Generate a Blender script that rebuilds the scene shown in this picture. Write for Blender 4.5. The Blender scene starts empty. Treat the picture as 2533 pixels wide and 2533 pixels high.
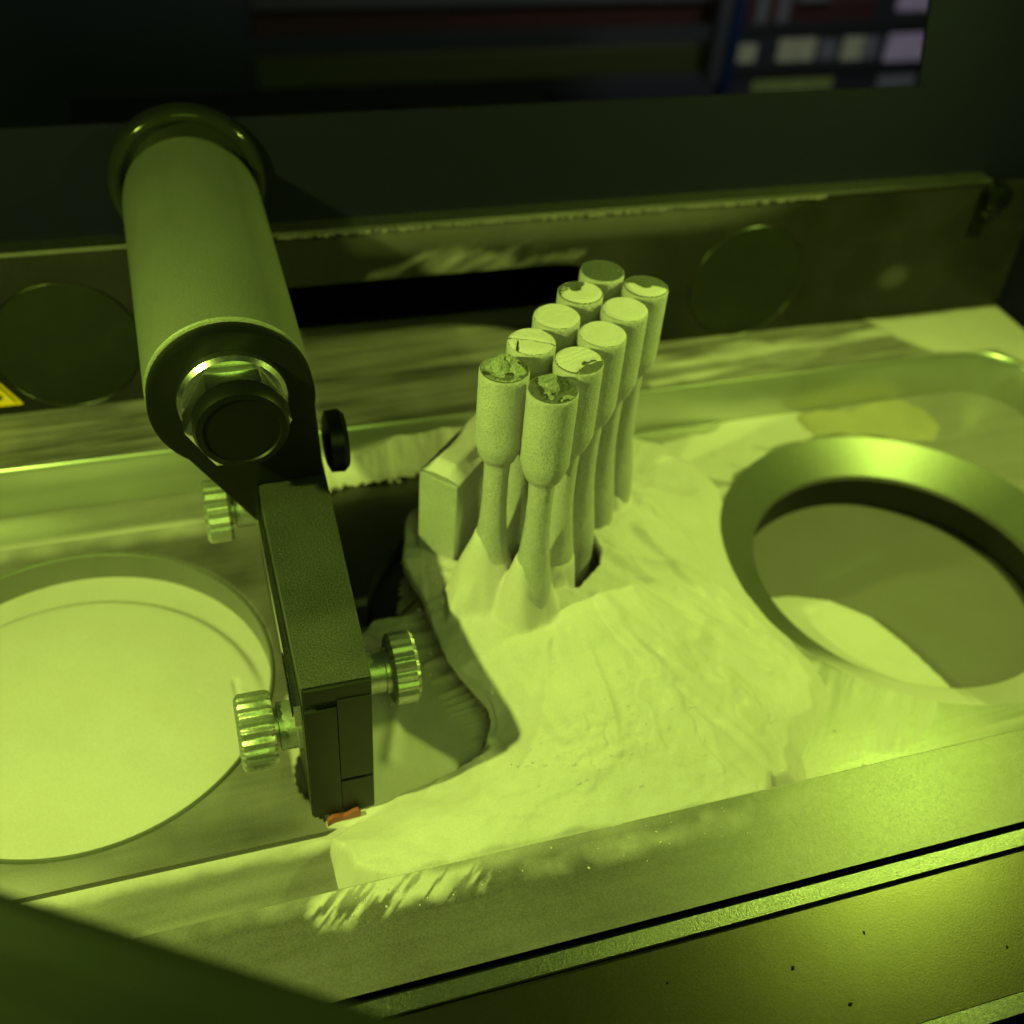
import bpy, bmesh, math, random
import numpy as np
from mathutils import Vector, Matrix
from mathutils.geometry import tessellate_polygon
random.seed(4)

# ------------------------------------------------------------------ camera, world, lamps, exposure (1 unit = 10 cm)
SC = bpy.context.scene
COL = SC.collection
cam_d = bpy.data.cameras.new("camera")
cam = bpy.data.objects.new("camera", cam_d); COL.objects.link(cam)
right = Vector((0.954582, -0.289636, 0.069887)); up = Vector((0.14291, 0.650906, 0.745585)); back = Vector((-0.261438, -0.701735, 0.662735))
cam.matrix_world = Matrix(((right.x, up.x, back.x, 0), (right.y, up.y, back.y, 0), (right.z, up.z, back.z, 2.313), (0, 0, 0, 1)))
cam_d.lens = 38.03; cam_d.sensor_width = 36; cam_d.clip_start = 0.02; cam_d.clip_end = 60
cam_d.dof.use_dof = True; cam_d.dof.focus_distance = 2.35; cam_d.dof.aperture_fstop = 1.15
SC.camera = cam
W = bpy.data.worlds.new("World"); SC.world = W; W.use_nodes = True
W.node_tree.nodes["Background"].inputs[0].default_value = (0.20, 0.36, 0.42, 1)
W.node_tree.nodes["Background"].inputs[1].default_value = 0.018

def lamp(name, loc, target, power, color, size):
    d = bpy.data.lights.new(name, 'AREA'); d.energy = power; d.color = color; d.shape = 'DISK'; d.size = size
    o = bpy.data.objects.new(name, d); COL.objects.link(o); o.location = loc
    o.rotation_euler = (Vector(target) - Vector(loc)).to_track_quat('-Z', 'Y').to_euler()
    return o
lamp("chamber_lamp", (-1.12, 1.37, 1.84), (0.8, 1.8, 0), 58, (0.665, 1.0, 0.11), 0.07)
lamp("chamber_lamp", (2.72, 2.03, 2.0), (1.0, 1.9, 0), 53, (0.655, 1.0, 0.10), 0.2)
lamp("fill_light", (0.5, -0.7, 2.9), (0.8, 1.9, 0), 23, (0.54, 1.0, 0.08), 1.5)  # added soft fill from behind the camera, lifts the shadows
lamp("reflection_lamp", (8.0, 11.0, 3.0), (8.0, 14.5, -2.5), 60, (0.9, 0.86, 1.0), 1.5)  # added lamp, lights only the stand-in for the glass reflections
SC.view_settings.view_transform = 'Standard'; SC.view_settings.look = 'None'
SC.view_settings.exposure = 0; SC.view_settings.gamma = 1
SC.cycles.max_bounces = 6; SC.cycles.diffuse_bounces = 3; SC.cycles.glossy_bounces = 4
SC.cycles.use_denoising = True
SC.cycles.sample_clamp_indirect = 4

# ------------------------------------------------------------------ object helpers
def link(name, me, mat=None, parent=None, smooth=False):
    o = bpy.data.objects.new(name, me); COL.objects.link(o)
    if mat is not None: me.materials.append(mat)
    if parent is not None: o.parent = parent
    if smooth:
        for p in me.polygons: p.use_smooth = True
    return o
def obj(name, bm, mat=None, parent=None, smooth=False):
    me = bpy.data.meshes.new(name); bm.to_mesh(me); bm.free()
    return link(name, me, mat, parent, smooth)
def tag(o, label=None, cat=None, group=None, kind=None):
    if label: o["label"] = label
    if cat: o["category"] = cat
    if group: o["group"] = group
    if kind: o["kind"] = kind
    return o
def thing(name, label, cat, loc=(0, 0, 0), group=None):
    o = bpy.data.objects.new(name, None); COL.objects.link(o); o.location = loc; o.empty_display_size = 0.05
    return tag(o, label, cat, group)
def box(bm, x0, x1, y0, y1, z0, z1):
    v = [bm.verts.new(p) for p in ((x0, y0, z0), (x1, y0, z0), (x1, y1, z0), (x0, y1, z0), (x0, y0, z1), (x1, y0, z1), (x1, y1, z1), (x0, y1, z1))]
    for f in ((3, 2, 1, 0), (4, 5, 6, 7), (0, 1, 5, 4), (1, 2, 6, 5), (2, 3, 7, 6), (3, 0, 4, 7)): bm.faces.new([v[i] for i in f])
    return v
def hexa(bm, pts):
    v = [bm.verts.new(p) for p in pts]
    for f in ((3, 2, 1, 0), (4, 5, 6, 7), (0, 1, 5, 4), (1, 2, 6, 5), (2, 3, 7, 6), (3, 0, 4, 7)): bm.faces.new([v[i] for i in f])
def bevel(bm, w, seg=2, ang=30):
    es = [e for e in bm.edges if len(e.link_faces) == 2 and e.calc_face_angle(0) > math.radians(ang)]
    bmesh.ops.bevel(bm, geom=es, offset=w, segments=seg, affect='EDGES', profile=0.6)
def boxo(name, dims, mat, parent=None, bev=0.004):
    bm = bmesh.new(); box(bm, *dims)
    if bev: bevel(bm, bev)
    return obj(name, bm, mat, parent, False)
def lathe(prof, n=64, axis='Z', c=(0, 0, 0), caps=True):
    """prof: (radius, height) pairs; axis Z, or Y (height runs along -y), or X"""
    bm = bmesh.new(); rings = []
    def P(r, a, h):
        u, v = r * math.cos(a), r * math.sin(a)
        if axis == 'Z': q = (u, v, h)
        elif axis == 'Y': q = (u, -h, v)
        else: q = (h, u, v)
        return (q[0] + c[0], q[1] + c[1], q[2] + c[2])
    for r, h in prof:
        rings.append([bm.verts.new(P(r, 2 * math.pi * i / n, h)) for i in range(n)])
    for a, b in zip(rings, rings[1:]):
        for i in range(n):
            bm.faces.new((a[i], a[(i + 1) % n], b[(i + 1) % n], b[i]))
    if caps:
        bm.faces.new(list(reversed(rings[0]))); bm.faces.new(rings[-1])
    bmesh.ops.recalc_face_normals(bm, faces=bm.faces)
    return bm
def auto_smooth(o, ang=35):
    for p in o.data.polygons: p.use_smooth = True
    bm = bmesh.new(); bm.from_mesh(o.data)
    for e in bm.edges:
        e.smooth = not (len(e.link_faces) == 2 and e.calc_face_angle(0) > math.radians(ang))
    bm.to_mesh(o.data); bm.free()
    return o

# ------------------------------------------------------------------ numpy noise and polygon fields
rng = np.random.default_rng(7)
LAT = rng.random((256, 256)).astype(np.float32)
def vnoise(x, y):
    xi = np.floor(x).astype(int); yi = np.floor(y).astype(int); fx = x - xi; fy = y - yi
    fx = fx * fx * (3 - 2 * fx); fy = fy * fy * (3 - 2 * fy)
    a = LAT[xi & 255, yi & 255]; b = LAT[(xi + 1) & 255, yi & 255]; c = LAT[xi & 255, (yi + 1) & 255]; d = LAT[(xi + 1) & 255, (yi + 1) & 255]
    return (a * (1 - fx) + b * fx) * (1 - fy) + (c * (1 - fx) + d * fx) * fy
def fbm(x, y, s, octs=4, ox=0.0):
    t = 0; a = 1; n = 0
    for k in range(octs):
        t = t + a * vnoise(x * s * 2 ** k + 17.3 * k + ox, y * s * 2 ** k + 5.1 * k + ox * 1.7); n += a; a *= 0.5
    return t / n
def streak(x, y, ang, s, ratio=9, ox=0.0, octs=3):
    c, sn = math.cos(ang), math.sin(ang); u = x * c + y * sn; v = -x * sn + y * c
    return fbm(u * s / ratio, v * s, 1.0, octs, ox)
def sdist(x, y, poly):
    """signed distance to a polygon, positive inside"""
    d = np.full(x.shape, 1e9); inside = np.zeros(x.shape, bool); n = len(poly)
    for i in range(n):
        ax, ay = poly[i]; bx, by = poly[(i + 1) % n]
        ex, ey = bx - ax, by - ay; L = ex * ex + ey * ey + 1e-12
        t = np.clip(((x - ax) * ex + (y - ay) * ey) / L, 0, 1)
        d = np.minimum(d, np.hypot(x - ax - t * ex, y - ay - t * ey))
        cr = ((ay > y) != (by > y))
        with np.errstate(divide='ignore', invalid='ignore'):
            xx = ax + (y - ay) * ex / (ey if ey else 1e-12)
        inside ^= cr & (x < xx)
    return np.where(inside, d, -d)
def sm(a, b, v):
    t = np.clip((v - a) / (b - a), 0, 1); return t * t * (3 - 2 * t)
def patch(x, y, poly, soft=0.03, rag=0.03, s=14, ox=0.0):
    d = sdist(x, y, poly) + (fbm(x, y, s, 4, ox) - 0.5) * rag * 2
    return sm(-soft * 0.5, soft * 0.5, d)
def grid_sheet(name, x0, x1, y0, y1, res, mat, parent=None, zf=None, keep=None, circles=(), dust=None, smooth=False, to3d=None):
    nx = int(round((x1 - x0) / res)) + 1; ny = int(round((y1 - y0) / res)) + 1
    xs = np.linspace(x0, x1, nx); ys = np.linspace(y0, y1, ny)
    X, Y = np.meshgrid(xs, ys, indexing='ij')
    Z = np.zeros_like(X) if zf is None else zf(X, Y)
    K = np.ones(X.shape, bool) if keep is None else keep(X, Y)
    for cx, cy, r in circles: K &= np.hypot(X - cx, Y - cy) > r
    cell = K[:-1, :-1] | K[1:, :-1] | K[:-1, 1:] | K[1:, 1:]
    if not len(circles): cell = K[:-1, :-1] & K[1:, :-1] & K[:-1, 1:] & K[1:, 1:]
    for cx, cy, r in circles:
        dd = np.hypot(X - cx, Y - cy); m = (dd <= r) & (dd > r - 2 * res)
        f = np.where(m, r / np.maximum(dd, 1e-6), 1.0)
        X = cx + (X - cx) * f; Y = cy + (Y - cy) * f
    idx = np.arange(nx * ny).reshape(nx, ny)
    q = np.stack([idx[:-1, :-1][cell], idx[1:, :-1][cell], idx[1:, 1:][cell], idx[:-1, 1:][cell]], 1)
    used = np.unique(q); remap = np.full(nx * ny, -1); remap[used] = np.arange(len(used)); q = remap[q]
    V = np.stack([X.ravel(), Y.ravel(), Z.ravel()], 1)[used]
    du = None if dust is None else dust(V[:, 0], V[:, 1])
    if to3d is not None: V = to3d(V)
    me = bpy.data.meshes.new(name); me.vertices.add(len(V)); me.vertices.foreach_set('co', V.astype(np.float32).ravel())
    me.loops.add(q.size); me.loops.foreach_set('vertex_index', q.ravel().astype(np.int32))
    me.polygons.add(len(q)); me.polygons.foreach_set('loop_start', np.arange(0, q.size, 4, dtype=np.int32)); me.polygons.foreach_set('loop_total', np.full(len(q), 4, np.int32))
    if smooth: me.polygons.foreach_set('use_smooth', np.ones(len(q), bool))
    me.update(calc_edges=True)
    if du is not None:
        a = me.attributes.new('dust', 'FLOAT', 'POINT'); a.data.foreach_set('value', np.clip(du, 0, 1).astype(np.float32))
    return link(name, me, mat, parent)

# ------------------------------------------------------------------ materials
def nodes(name):
    m = bpy.data.materials.new(name); m.use_nodes = True; nt = m.node_tree; nt.nodes.clear()
    out = nt.nodes.new('ShaderNodeOutputMaterial'); p = nt.nodes.new('ShaderNodeBsdfPrincipled')
    nt.links.new(p.outputs[0], out.inputs[0]); return m, nt, p, out
def noise(nt, scale, detail=4, rough=0.6, vec=None, stretch=None):
    tc = nt.nodes.new('ShaderNodeTexCoord'); n = nt.nodes.new('ShaderNodeTexNoise')
    n.inputs['Scale'].default_value = scale; n.inputs['Detail'].default_value = detail; n.inputs['Roughness'].default_value = rough
    mp = nt.nodes.new('ShaderNodeMapping'); nt.links.new(tc.outputs['Object'], mp.inputs[0])
    if stretch: mp.inputs['Scale'].default_value = stretch
    nt.links.new(mp.outputs[0], n.inputs['Vector']); return n.outputs['Fac']
def ramp(nt, fac, stops):
    r = nt.nodes.new('ShaderNodeValToRGB'); nt.links.new(fac, r.inputs[0]); e = r.color_ramp.elements
    while len(e) > 1: e.remove(e[-1])
    e[0].position = stops[0][0]; e[0].color = (*stops[0][1], 1)
    for p, c in stops[1:]:
        k = e.new(p); k.color = (*c, 1)
    return r.outputs[0]
def bump(nt, h, strength, dist, normal=None):
    b = nt.nodes.new('ShaderNodeBump'); b.inputs['Strength'].default_value = strength; b.inputs['Distance'].default_value = dist
    nt.links.new(h, b.inputs['Height'])
    if normal is not None: nt.links.new(normal, b.inputs['Normal'])
    return b.outputs[0]
def math_n(nt, op, a, b):
    n = nt.nodes.new('ShaderNodeMath'); n.operation = op
    for i, v in enumerate((a, b)):
        if isinstance(v, (int, float)): n.inputs[i].default_value = v
        else: nt.links.new(v, n.inputs[i])
    return n.outputs[0]
def grey(v, t=(1, 1, 1)): return tuple(v * k for k in t)
def speckle(nt, col, scale, amt, sock):
    n = noise(nt, scale, 2, 0.75); mx = nt.nodes.new('ShaderNodeMix'); mx.data_type = 'RGBA'; mx.blend_type = 'MULTIPLY'; mx.inputs[0].default_value = 1.0
    nt.links.new(col, mx.inputs[6]); nt.links.new(ramp(nt, n, [(0.30, (1 - amt,) * 3), (0.5, (1.0,) * 3), (0.72, (1 + amt,) * 3)]), mx.inputs[7]); nt.links.new(mx.outputs[2], sock)
def metal(name, lo, hi, rough=0.35, rvar=0.1, grain=(1, 1, 1), gscale=60, bstr=0.25, bdist=0.002, metallic=1.0, fine=260, speck_amt=0.22, speck_scale=170):
    m, nt, p, out = nodes(name)
    n1 = noise(nt, gscale, 5, 0.65, stretch=grain); n2 = noise(nt, fine, 3, 0.7); n3 = noise(nt, 3.1, 4, 0.6)
    speckle(nt, ramp(nt, n3, [(0.3, lo), (0.7, hi)]), speck_scale, speck_amt, p.inputs['Base Color'])
    p.inputs['Metallic'].default_value = metallic
    r = math_n(nt, 'ADD', math_n(nt, 'MULTIPLY', n1, rvar * 2), rough - rvar); nt.links.new(r, p.inputs['Roughness'])
    nt.links.new(bump(nt, n2, bstr, bdist, bump(nt, n1, bstr * 0.6, bdist * 2)), p.inputs['Normal'])
    return m
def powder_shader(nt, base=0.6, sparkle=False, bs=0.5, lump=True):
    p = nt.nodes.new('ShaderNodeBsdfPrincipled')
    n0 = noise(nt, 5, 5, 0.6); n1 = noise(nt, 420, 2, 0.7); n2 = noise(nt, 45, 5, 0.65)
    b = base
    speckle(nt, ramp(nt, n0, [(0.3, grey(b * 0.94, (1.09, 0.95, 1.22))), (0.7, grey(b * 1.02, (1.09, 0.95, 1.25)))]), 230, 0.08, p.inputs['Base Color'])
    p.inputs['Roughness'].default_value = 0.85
    if 'Specular IOR Level' in p.inputs: p.inputs['Specular IOR Level'].default_value = 0.2
    nrm = bump(nt, n1, bs * 0.7, 0.002)
    if lump: nrm = bump(nt, n2, bs * 0.55, 0.006, nrm)
    nt.links.new(nrm, p.inputs['Normal'])
    return p.outputs[0]
def powder(name, base=0.6, bs=0.5, lump=True):
    m, nt, p, out = nodes(name); nt.nodes.remove(p)
    nt.links.new(powder_shader(nt, base, bs=bs, lump=lump), out.inputs[0]); return m
def dusty_metal(name, lo, hi, rough=0.35, rvar=0.08, grain=(1, 1, 1), gscale=60, bstr=0.2, speck=0.25, powder_base=0.6, fine=260, bdist=0.002):
    """bare metal under a film of powder: the point attribute 'dust' says how much powder lies where"""
    m = metal(name, lo, hi, rough, rvar, grain, gscale, bstr, bdist=bdist, fine=fine); nt = m.node_tree
    out = [n for n in nt.nodes if n.type == 'OUTPUT_MATERIAL'][0]; p = [n for n in nt.nodes if n.type == 'BSDF_PRINCIPLED'][0]
    ps = powder_shader(nt, powder_base, bs=0.35)
    at = nt.nodes.new('ShaderNodeAttribute'); at.attribute_name = 'dust'
    n = noise(nt, 330, 3, 0.7); n2 = noise(nt, 9, 4, 0.5)
    f = math_n(nt, 'ADD', at.outputs['Fac'], math_n(nt, 'MULTIPLY', math_n(nt, 'SUBTRACT', n, 0.5), speck * 1.6))
    f = math_n(nt, 'ADD', f, math_n(nt, 'MULTIPLY', math_n(nt, 'SUBTRACT', n2, 0.5), speck * 0.5))
    # no powder at all where the attribute is near zero
    g = math_n(nt, 'MULTIPLY', f, math_n(nt, 'MINIMUM', math_n(nt, 'MULTIPLY', at.outputs['Fac'], 12), 1.0))
    c = nt.nodes.new('ShaderNodeClamp'); nt.links.new(g, c.inputs[0])
    mx = nt.nodes.new('ShaderNodeMixShader'); nt.links.new(c.outputs[0], mx.inputs[0]); nt.links.new(p.outputs[0], mx.inputs[1]); nt.links.new(ps, mx.inputs[2])
    nt.links.new(mx.outputs[0], out.inputs[0]); return m
def plain(name, col, rough=0.5, metallic=0.0, var=0.1, bstr=0.1, bscale=200, bdist=0.002):
    m, nt, p, out = nodes(name); n = noise(nt, 12, 5, 0.6); n2 = noise(nt, bscale, 3, 0.6)
    nt.links.new(ramp(nt, n, [(0.3, tuple(c * (1 - var) for c in col)), (0.7, tuple(c * (1 + var) for c in col))]), p.inputs['Base Color'])
    p.inputs['Roughness'].default_value = rough; p.inputs['Metallic'].default_value = metallic
    if sum(col) < 0.1: p.inputs['Specular IOR Level'].default_value = 0.25
    nt.links.new(bump(nt, n2, bstr, bdist), p.inputs['Normal']); return m

M_powder = powder('powder', 0.62, 0.4)
M_powder_tan = powder('powder_tan', 0.6, 0.4)
M_deck = dusty_metal('deck_steel', grey(0.065), grey(0.08), 0.34, 0.02, gscale=220, bstr=0.2, speck=0.2)
M_pan = dusty_metal('pan_steel', grey(0.12), grey(0.15), 0.37, 0.03, grain=(0.12, 1.0, 1.0), gscale=90, bstr=0.10, speck=0.16)
M_wallp = dusty_metal('wall_steel', grey(0.03), grey(0.04), 0.5, 0.03, bstr=0.1, speck=0.08)
M_panwall = metal('brushed_steel', grey(0.52), grey(0.60), 0.30, 0.01, grain=(1, 1, 0.1), gscale=60, bstr=0.012, metallic=0.72, speck_amt=0.03)
M_steel = metal('machined_steel', grey(0.5), grey(0.62), 0.24, 0.05, gscale=80, bstr=0.08)
M_ring = metal('turned_steel', grey(0.22), grey(0.28), 0.36, 0.05, gscale=80, bstr=0.05, metallic=0.6, speck_amt=0.06)
M_dark = plain('black_anodised', (0.004, 0.0045, 0.004), 0.42, 0.0, bstr=0.05)
M_darkwall = plain('black_paint_with_haze', (0.0011, 0.0012, 0.022), 0.85, bstr=0.08)  # blue in the base colour imitates the haze on the window glass
M_arm = metal('cast_grey_paint', grey(0.045), grey(0.075), 0.45, 0.1, gscale=160, bstr=0.8, metallic=0.35, fine=230, bdist=0.003, speck_amt=0.85, speck_scale=260)
M_shaft = metal('bead_blasted_shaft', grey(0.19), grey(0.23), 0.48, 0.04, gscale=160, bstr=0.5, metallic=0.45, speck_amt=0.18, speck_scale=260, fine=190, bdist=0.003)

# sintered, powder-coated metal of the printed parts
def sinter_mat():
    m, nt, p, out = nodes('sintered_metal')
    n0 = noise(nt, 9, 5, 0.6); n1 = noise(nt, 150, 4, 0.75); n2 = noise(nt, 330, 2, 0.8)
    speckle(nt, ramp(nt, n0, [(0.3, grey(0.47, (1.05, .97, 1.2))), (0.7, grey(0.58, (1.05, .97, 1.2)))]), 150, 0.22, p.inputs['Base Color'])
    nt.links.new(ramp(nt, n1, [(0.53, (0.05,) * 3), (0.63, (0.45,) * 3)]), p.inputs['Metallic'])
    nt.links.new(ramp(nt, n1, [(0.53, (0.7,) * 3), (0.63, (0.2,) * 3)]), p.inputs['Roughness'])
    nt.links.new(bump(nt, n2, 0.7, 0.004, bump(nt, n1, 0.8, 0.006)), p.inputs['Normal']); return m
M_sinter = sinter_mat()

# ------------------------------------------------------------------ chamber floor (deck) round the sunken tray
PX0, PX1, PY0, PY1, PR = -1.9, 3.03, 1.205, 2.80, 0.24
def rrect(x0, x1, y0, y1, r, n=10):
    P = []
    for cx, cy, a0 in ((x1 - r, y1 - r, 0), (x0 + r, y1 - r, 90), (x0 + r, y0 + r, 180), (x1 - r, y0 + r, 270)):
        for i in range(n + 1):
            a = math.radians(a0 + 90 * i / n); P.append((cx + r * math.cos(a), cy + r * math.sin(a)))
    return P
RIM = rrect(PX0, PX1, PY0, PY1, PR)
SMEAR = [(0.068, 1.197), (0.143, 1.241), (0.278, 1.218), (0.507, 1.213), (0.464, 1.151), (0.378, 1.141), (0.28, 1.123), (0.188, 1.116), (0.077, 1.116), (0.057, 1.163)]
DECK_R = [(1.492, 2.926), (1.642, 3.037), (1.993, 3.044), (2.323, 3.0), (2.575, 3.05), (3.158, 3.07), (3.17, 2.901), (3.02, 2.72), (2.839, 2.80), (2.618, 2.927), (2.286, 2.915), (2.071, 2.849), (1.836, 2.808), (1.524, 2.804)]
DECK_C = [(2.55, 3.08), (3.17, 3.08), (3.17, 2.6), (3.03, 2.62), (2.95, 2.78), (2.7, 2.81), (2.6, 2.93)]
def deck_dust_and_light(x, y):
    d = 0.15 + 0.12 * (fbm(x, y, 2, 3) - 0.5) + 0.05 * (streak(x, y, 0.02, 90, 20, 2) - 0.5)
    backm = sm(2.78, 2.82, y)
    st = 0.5 * streak(x, y, 0.03, 30, 12) + 0.5 * streak(x, y, 0.05, 85, 22, 7)
    d = np.where(backm > 0.5, 0.24 + 0.7 * (st - 0.45) + 0.25 * (fbm(x, y, 4, 3, 9) - 0.5), d)
    r = patch(x, y, DECK_R, 0.05, 0.05, 9)
    d = np.maximum(d, r * (0.35 + 1.3 * (streak(x, y, 0.05, 26, 7, 3) - 0.45)))
    d = np.maximum(d, patch(x, y, DECK_C, 0.06, 0.02, 6) * 0.95)
    # brushed smear on the front deck
    s = patch(x, y, SMEAR, 0.05, 0.04, 10)
    d = np.maximum(d, s * sm(0.44, 0.54, 0.5 * streak(x, y, 0.70, 130, 16, 5, 2) + 0.5 * fbm(x, y, 9, 3, 4)) * 1.0)
    rimf = sm(1.13, 1.20, y) * (y < 1.21)
    d = np.maximum(d, rimf * sm(1.5, 0.4, x) * (0.25 + 0.5 * fbm(x, y, 14, 4, 2)) * sm(-0.5, 0.2, x))
    sp = np.exp(-((x - 0.85) ** 2 / 0.5 + (y - 1.16) ** 2 / 0.0025))
    d = np.maximum(d, sp * 0.55 * fbm(x, y, 18, 4, 8) * 1.3)
    film = sm(0.9, 1.6, x) * sm(1.2, 1.0, y) * 0.30  # dust rises to the right to imitate the lamp's bright pool
    d = np.maximum(d, film + 0.10 * (fbm(x, y, 3, 3, 1) - 0.5))
    left = sm(-0.1, -0.9, x) * (y < 1.2) * 0.25
    d = np.maximum(d, left)
    return np.clip(d, 0, 1)
grid_rim = [(x, y) for x, y in RIM]
def deck_keep(X, Y): return sdist(X, Y, grid_rim) < 0.0
def deck_sheet():
    res = 0.0075; x0, x1, y0, y1 = -2.4, 3.165, 0.972, 3.083
    nx = int((x1 - x0) / res) + 1; ny = int((y1 - y0) / res) + 1
    def snap(V):
        # pull the ragged inner border exactly onto the rounded rim
        P = np.array(RIM); sd = sdist(V[:, 0], V[:, 1], RIM); m = sd > -1e-6
        A = P; B = np.roll(P, -1, 0)
        for i in np.nonzero(m)[0]:
            p = V[i, :2]; e = B - A; t = np.clip(((p - A) * e).sum(1) / ((e ** 2).sum(1) + 1e-12), 0, 1); q = A + e * t[:, None]
            k = np.argmin(((q - p) ** 2).sum(1)); V[i, :2] = q[k]
        V[:, 2] = 0.15; return V
    xs = np.linspace(x0, x1, nx); ys = np.linspace(y0, y1, ny)
    # keep any cell that touches the outside of the rim
    return grid_sheet('chamber_floor', x0, x1, y0, y1, res, M_deck, keep=lambda X, Y: sdist(X, Y, RIM) < 0, circles=((50, 50, 1),), dust=deck_dust_and_light, to3d=snap)
o = deck_sheet(); tag(o, kind='structure')
# front edge: sealing groove, bright strip and the grained panel in front of it
o = boxo('front_ledge', (-2.4, 3.165, 0.957, 0.971, 0.02, 0.13), M_dark, bev=0); tag(o, kind='structure')
fp = thing('front_door_sill', 'steel sill strip and grained panel in front of the dark sealing groove', 'door sill', (1.5, 0.8, 0.05))
def child(name, dims, mat, par, bev=0.004):
    o = boxo(name, dims, mat, par, bev); o.matrix_parent_inverse = par.matrix_world.inverted() if False else Matrix.Translation(-Vector(par.location)); return o
def part(name, bm, mat, par, smooth=False):
    o = obj(name, bm, mat, par, smooth); o.matrix_parent_inverse = Matrix.Translation(-Vector(par.location)); return o
M_strip = dusty_metal('sill_strip_steel', grey(0.26), grey(0.36), 0.36, 0.05, bstr=0.3, speck=0.4)
M_panel = metal('grained_panel', (0.075, 0.068, 0.052), (0.088, 0.080, 0.060), 0.33, 0.02, gscale=240, bstr=0.10, metallic=0.95, fine=300, bdist=0.002, speck_amt=0.08, speck_scale=240)
child('strip', (-2.4, 3.165, 0.918, 0.955, 0.02, 0.148), metal('sill_steel', grey(0.16), grey(0.2), 0.34, 0.05, gscale=120, bstr=0.4), fp, 0.003)
child('panel', (-2.4, 3.165, 0.628, 0.916, 0.0, 0.135), M_panel, fp, 0.004)
child('edge_strip', (-2.4, 3.165, 0.585, 0.622, 0.0, 0.15), M_steel, fp, 0.006)
for (x, y, r) in ((1.02, .80, .004), (1.10, .70, .004), (1.21, .83, .003), (0.75, .84, .003), (0.86, .70, .003), (1.5, .72, .003)):
    bm = bmesh.new(); bmesh.ops.create_icosphere(bm, subdivisions=1, radius=r); bmesh.ops.scale(bm, vec=(1.6, 1, 0.5), verts=bm.verts)
    bmesh.ops.rotate(bm, cent=(0, 0, 0), matrix=Matrix.Rotation(random.random() * 3, 3, 'Z'), verts=bm.verts)
    bmesh.ops.translate(bm, vec=(x, y, 0.136), verts=bm.verts); part('dark_fleck', bm, M_dark, fp)
tag(boxo('ground', (-14, 30, -6, 17, -9.1, -9.0), M_darkwall, bev=0), kind='structure')

# ------------------------------------------------------------------ sunken tray with its three cylinders
LH = (-0.416, 2.029, 0.5); MH = (0.862, 2.02, 0.5); RH = (2.127, 1.999, 0.615)
tray = thing('process_tray', 'sunken steel tray with rounded corners and three round cylinder openings', 'tray', (0.8, 2.0, -0.02))
PLATE = (1.446, 2.610)
DB = [(1.413, 2.669), (1.52, 2.70), (1.712, 2.73), (1.882, 2.79), (1.974, 2.8), (2.087, 2.80), (2.167, 2.74), (2.19, 2.665), (2.107, 2.62), (1.95, 2.60), (1.728, 2.48), (1.639, 2.388), (1.45, 2.3)]
TB = [(2.111, 2.765), (2.331, 2.754), (2.483, 2.776), (2.57, 2.765), (2.62, 2.696), (2.633, 2.575), (2.556, 2.493), (2.431, 2.544), (2.253, 2.62), (2.131, 2.638)]
DF = [(1.5, 1.72), (1.574, 1.662), (1.661, 1.601), (1.751, 1.52), (1.891, 1.466), (1.83, 1.40), (1.73, 1.327), (1.56, 1.317), (1.33, 1.30), (1.3, 1.5)]
def tray_dust(x, y):
    st = streak(x, y, 0.02, 34, 14, 4)
    d = 0.25 + 0.20 * (st - 0.5) + 0.10 * (fbm(x, y, 2.5, 3, 8) - 0.5)
    # film on the far right of the tray, even
    d = np.where(x > 2.3, 0.42 + 0.1 * (st - 0.5), d)
    # front strip before the raised plate: powder banked against the step
    d = np.maximum(d, sm(1.38, 1.445, y + 0.02 * (fbm(x, y, 20, 3) - 0.5)) * (y < 1.5) * (x < 0.3) * 0.95)
    d = np.maximum(d, (y < 1.46) * (x < 0.3) * (0.16 + 0.3 * (fbm(x, y, 20, 4) - 0.5)))
    # left back strip, narrow powder line behind the plate
    d = np.maximum(d, np.exp(-((y - 2.625) / 0.035) ** 2) * sm(0.1, -0.1, x) * 0.95)
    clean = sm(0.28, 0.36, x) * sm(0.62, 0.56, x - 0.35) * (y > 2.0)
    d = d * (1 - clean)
    # no powder on the floor between the recoater and the build
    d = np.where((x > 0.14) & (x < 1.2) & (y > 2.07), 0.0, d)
    b = patch(x, y, DB, 0.02, 0.02, 12); gap = sm(0.30, 0.42, streak(x, y, -0.45, 40, 8, 6))
    d = np.maximum(d, b * np.where(y < 2.62, 0.55 + 0.45 * gap, 0.97))
    f = patch(x, y, DF, 0.03, 0.03, 12)
    d = np.maximum(d, f * (0.62 + 1.3 * (0.5 * streak(x, y, 0.9, 40, 9, 7) + 0.5 * streak(x, y, 0.8, 110, 14, 3) - 0.45)))
    r = sm(1.7, 1.9, x) * sm(1.5, 1.42, y) * (0.25 + 0.9 * (streak(x, y, 0.02, 40, 14, 8) - 0.4))
    d = np.maximum(d, r)
    return np.clip(d, 0, 1)
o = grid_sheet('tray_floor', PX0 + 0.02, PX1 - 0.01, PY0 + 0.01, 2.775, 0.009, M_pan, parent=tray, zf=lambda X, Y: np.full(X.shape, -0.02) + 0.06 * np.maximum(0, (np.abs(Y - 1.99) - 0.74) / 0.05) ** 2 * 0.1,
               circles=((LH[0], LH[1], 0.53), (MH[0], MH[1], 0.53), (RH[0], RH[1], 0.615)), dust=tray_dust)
o.matrix_parent_inverse = Matrix.Translation(-Vector(tray.location))
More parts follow.
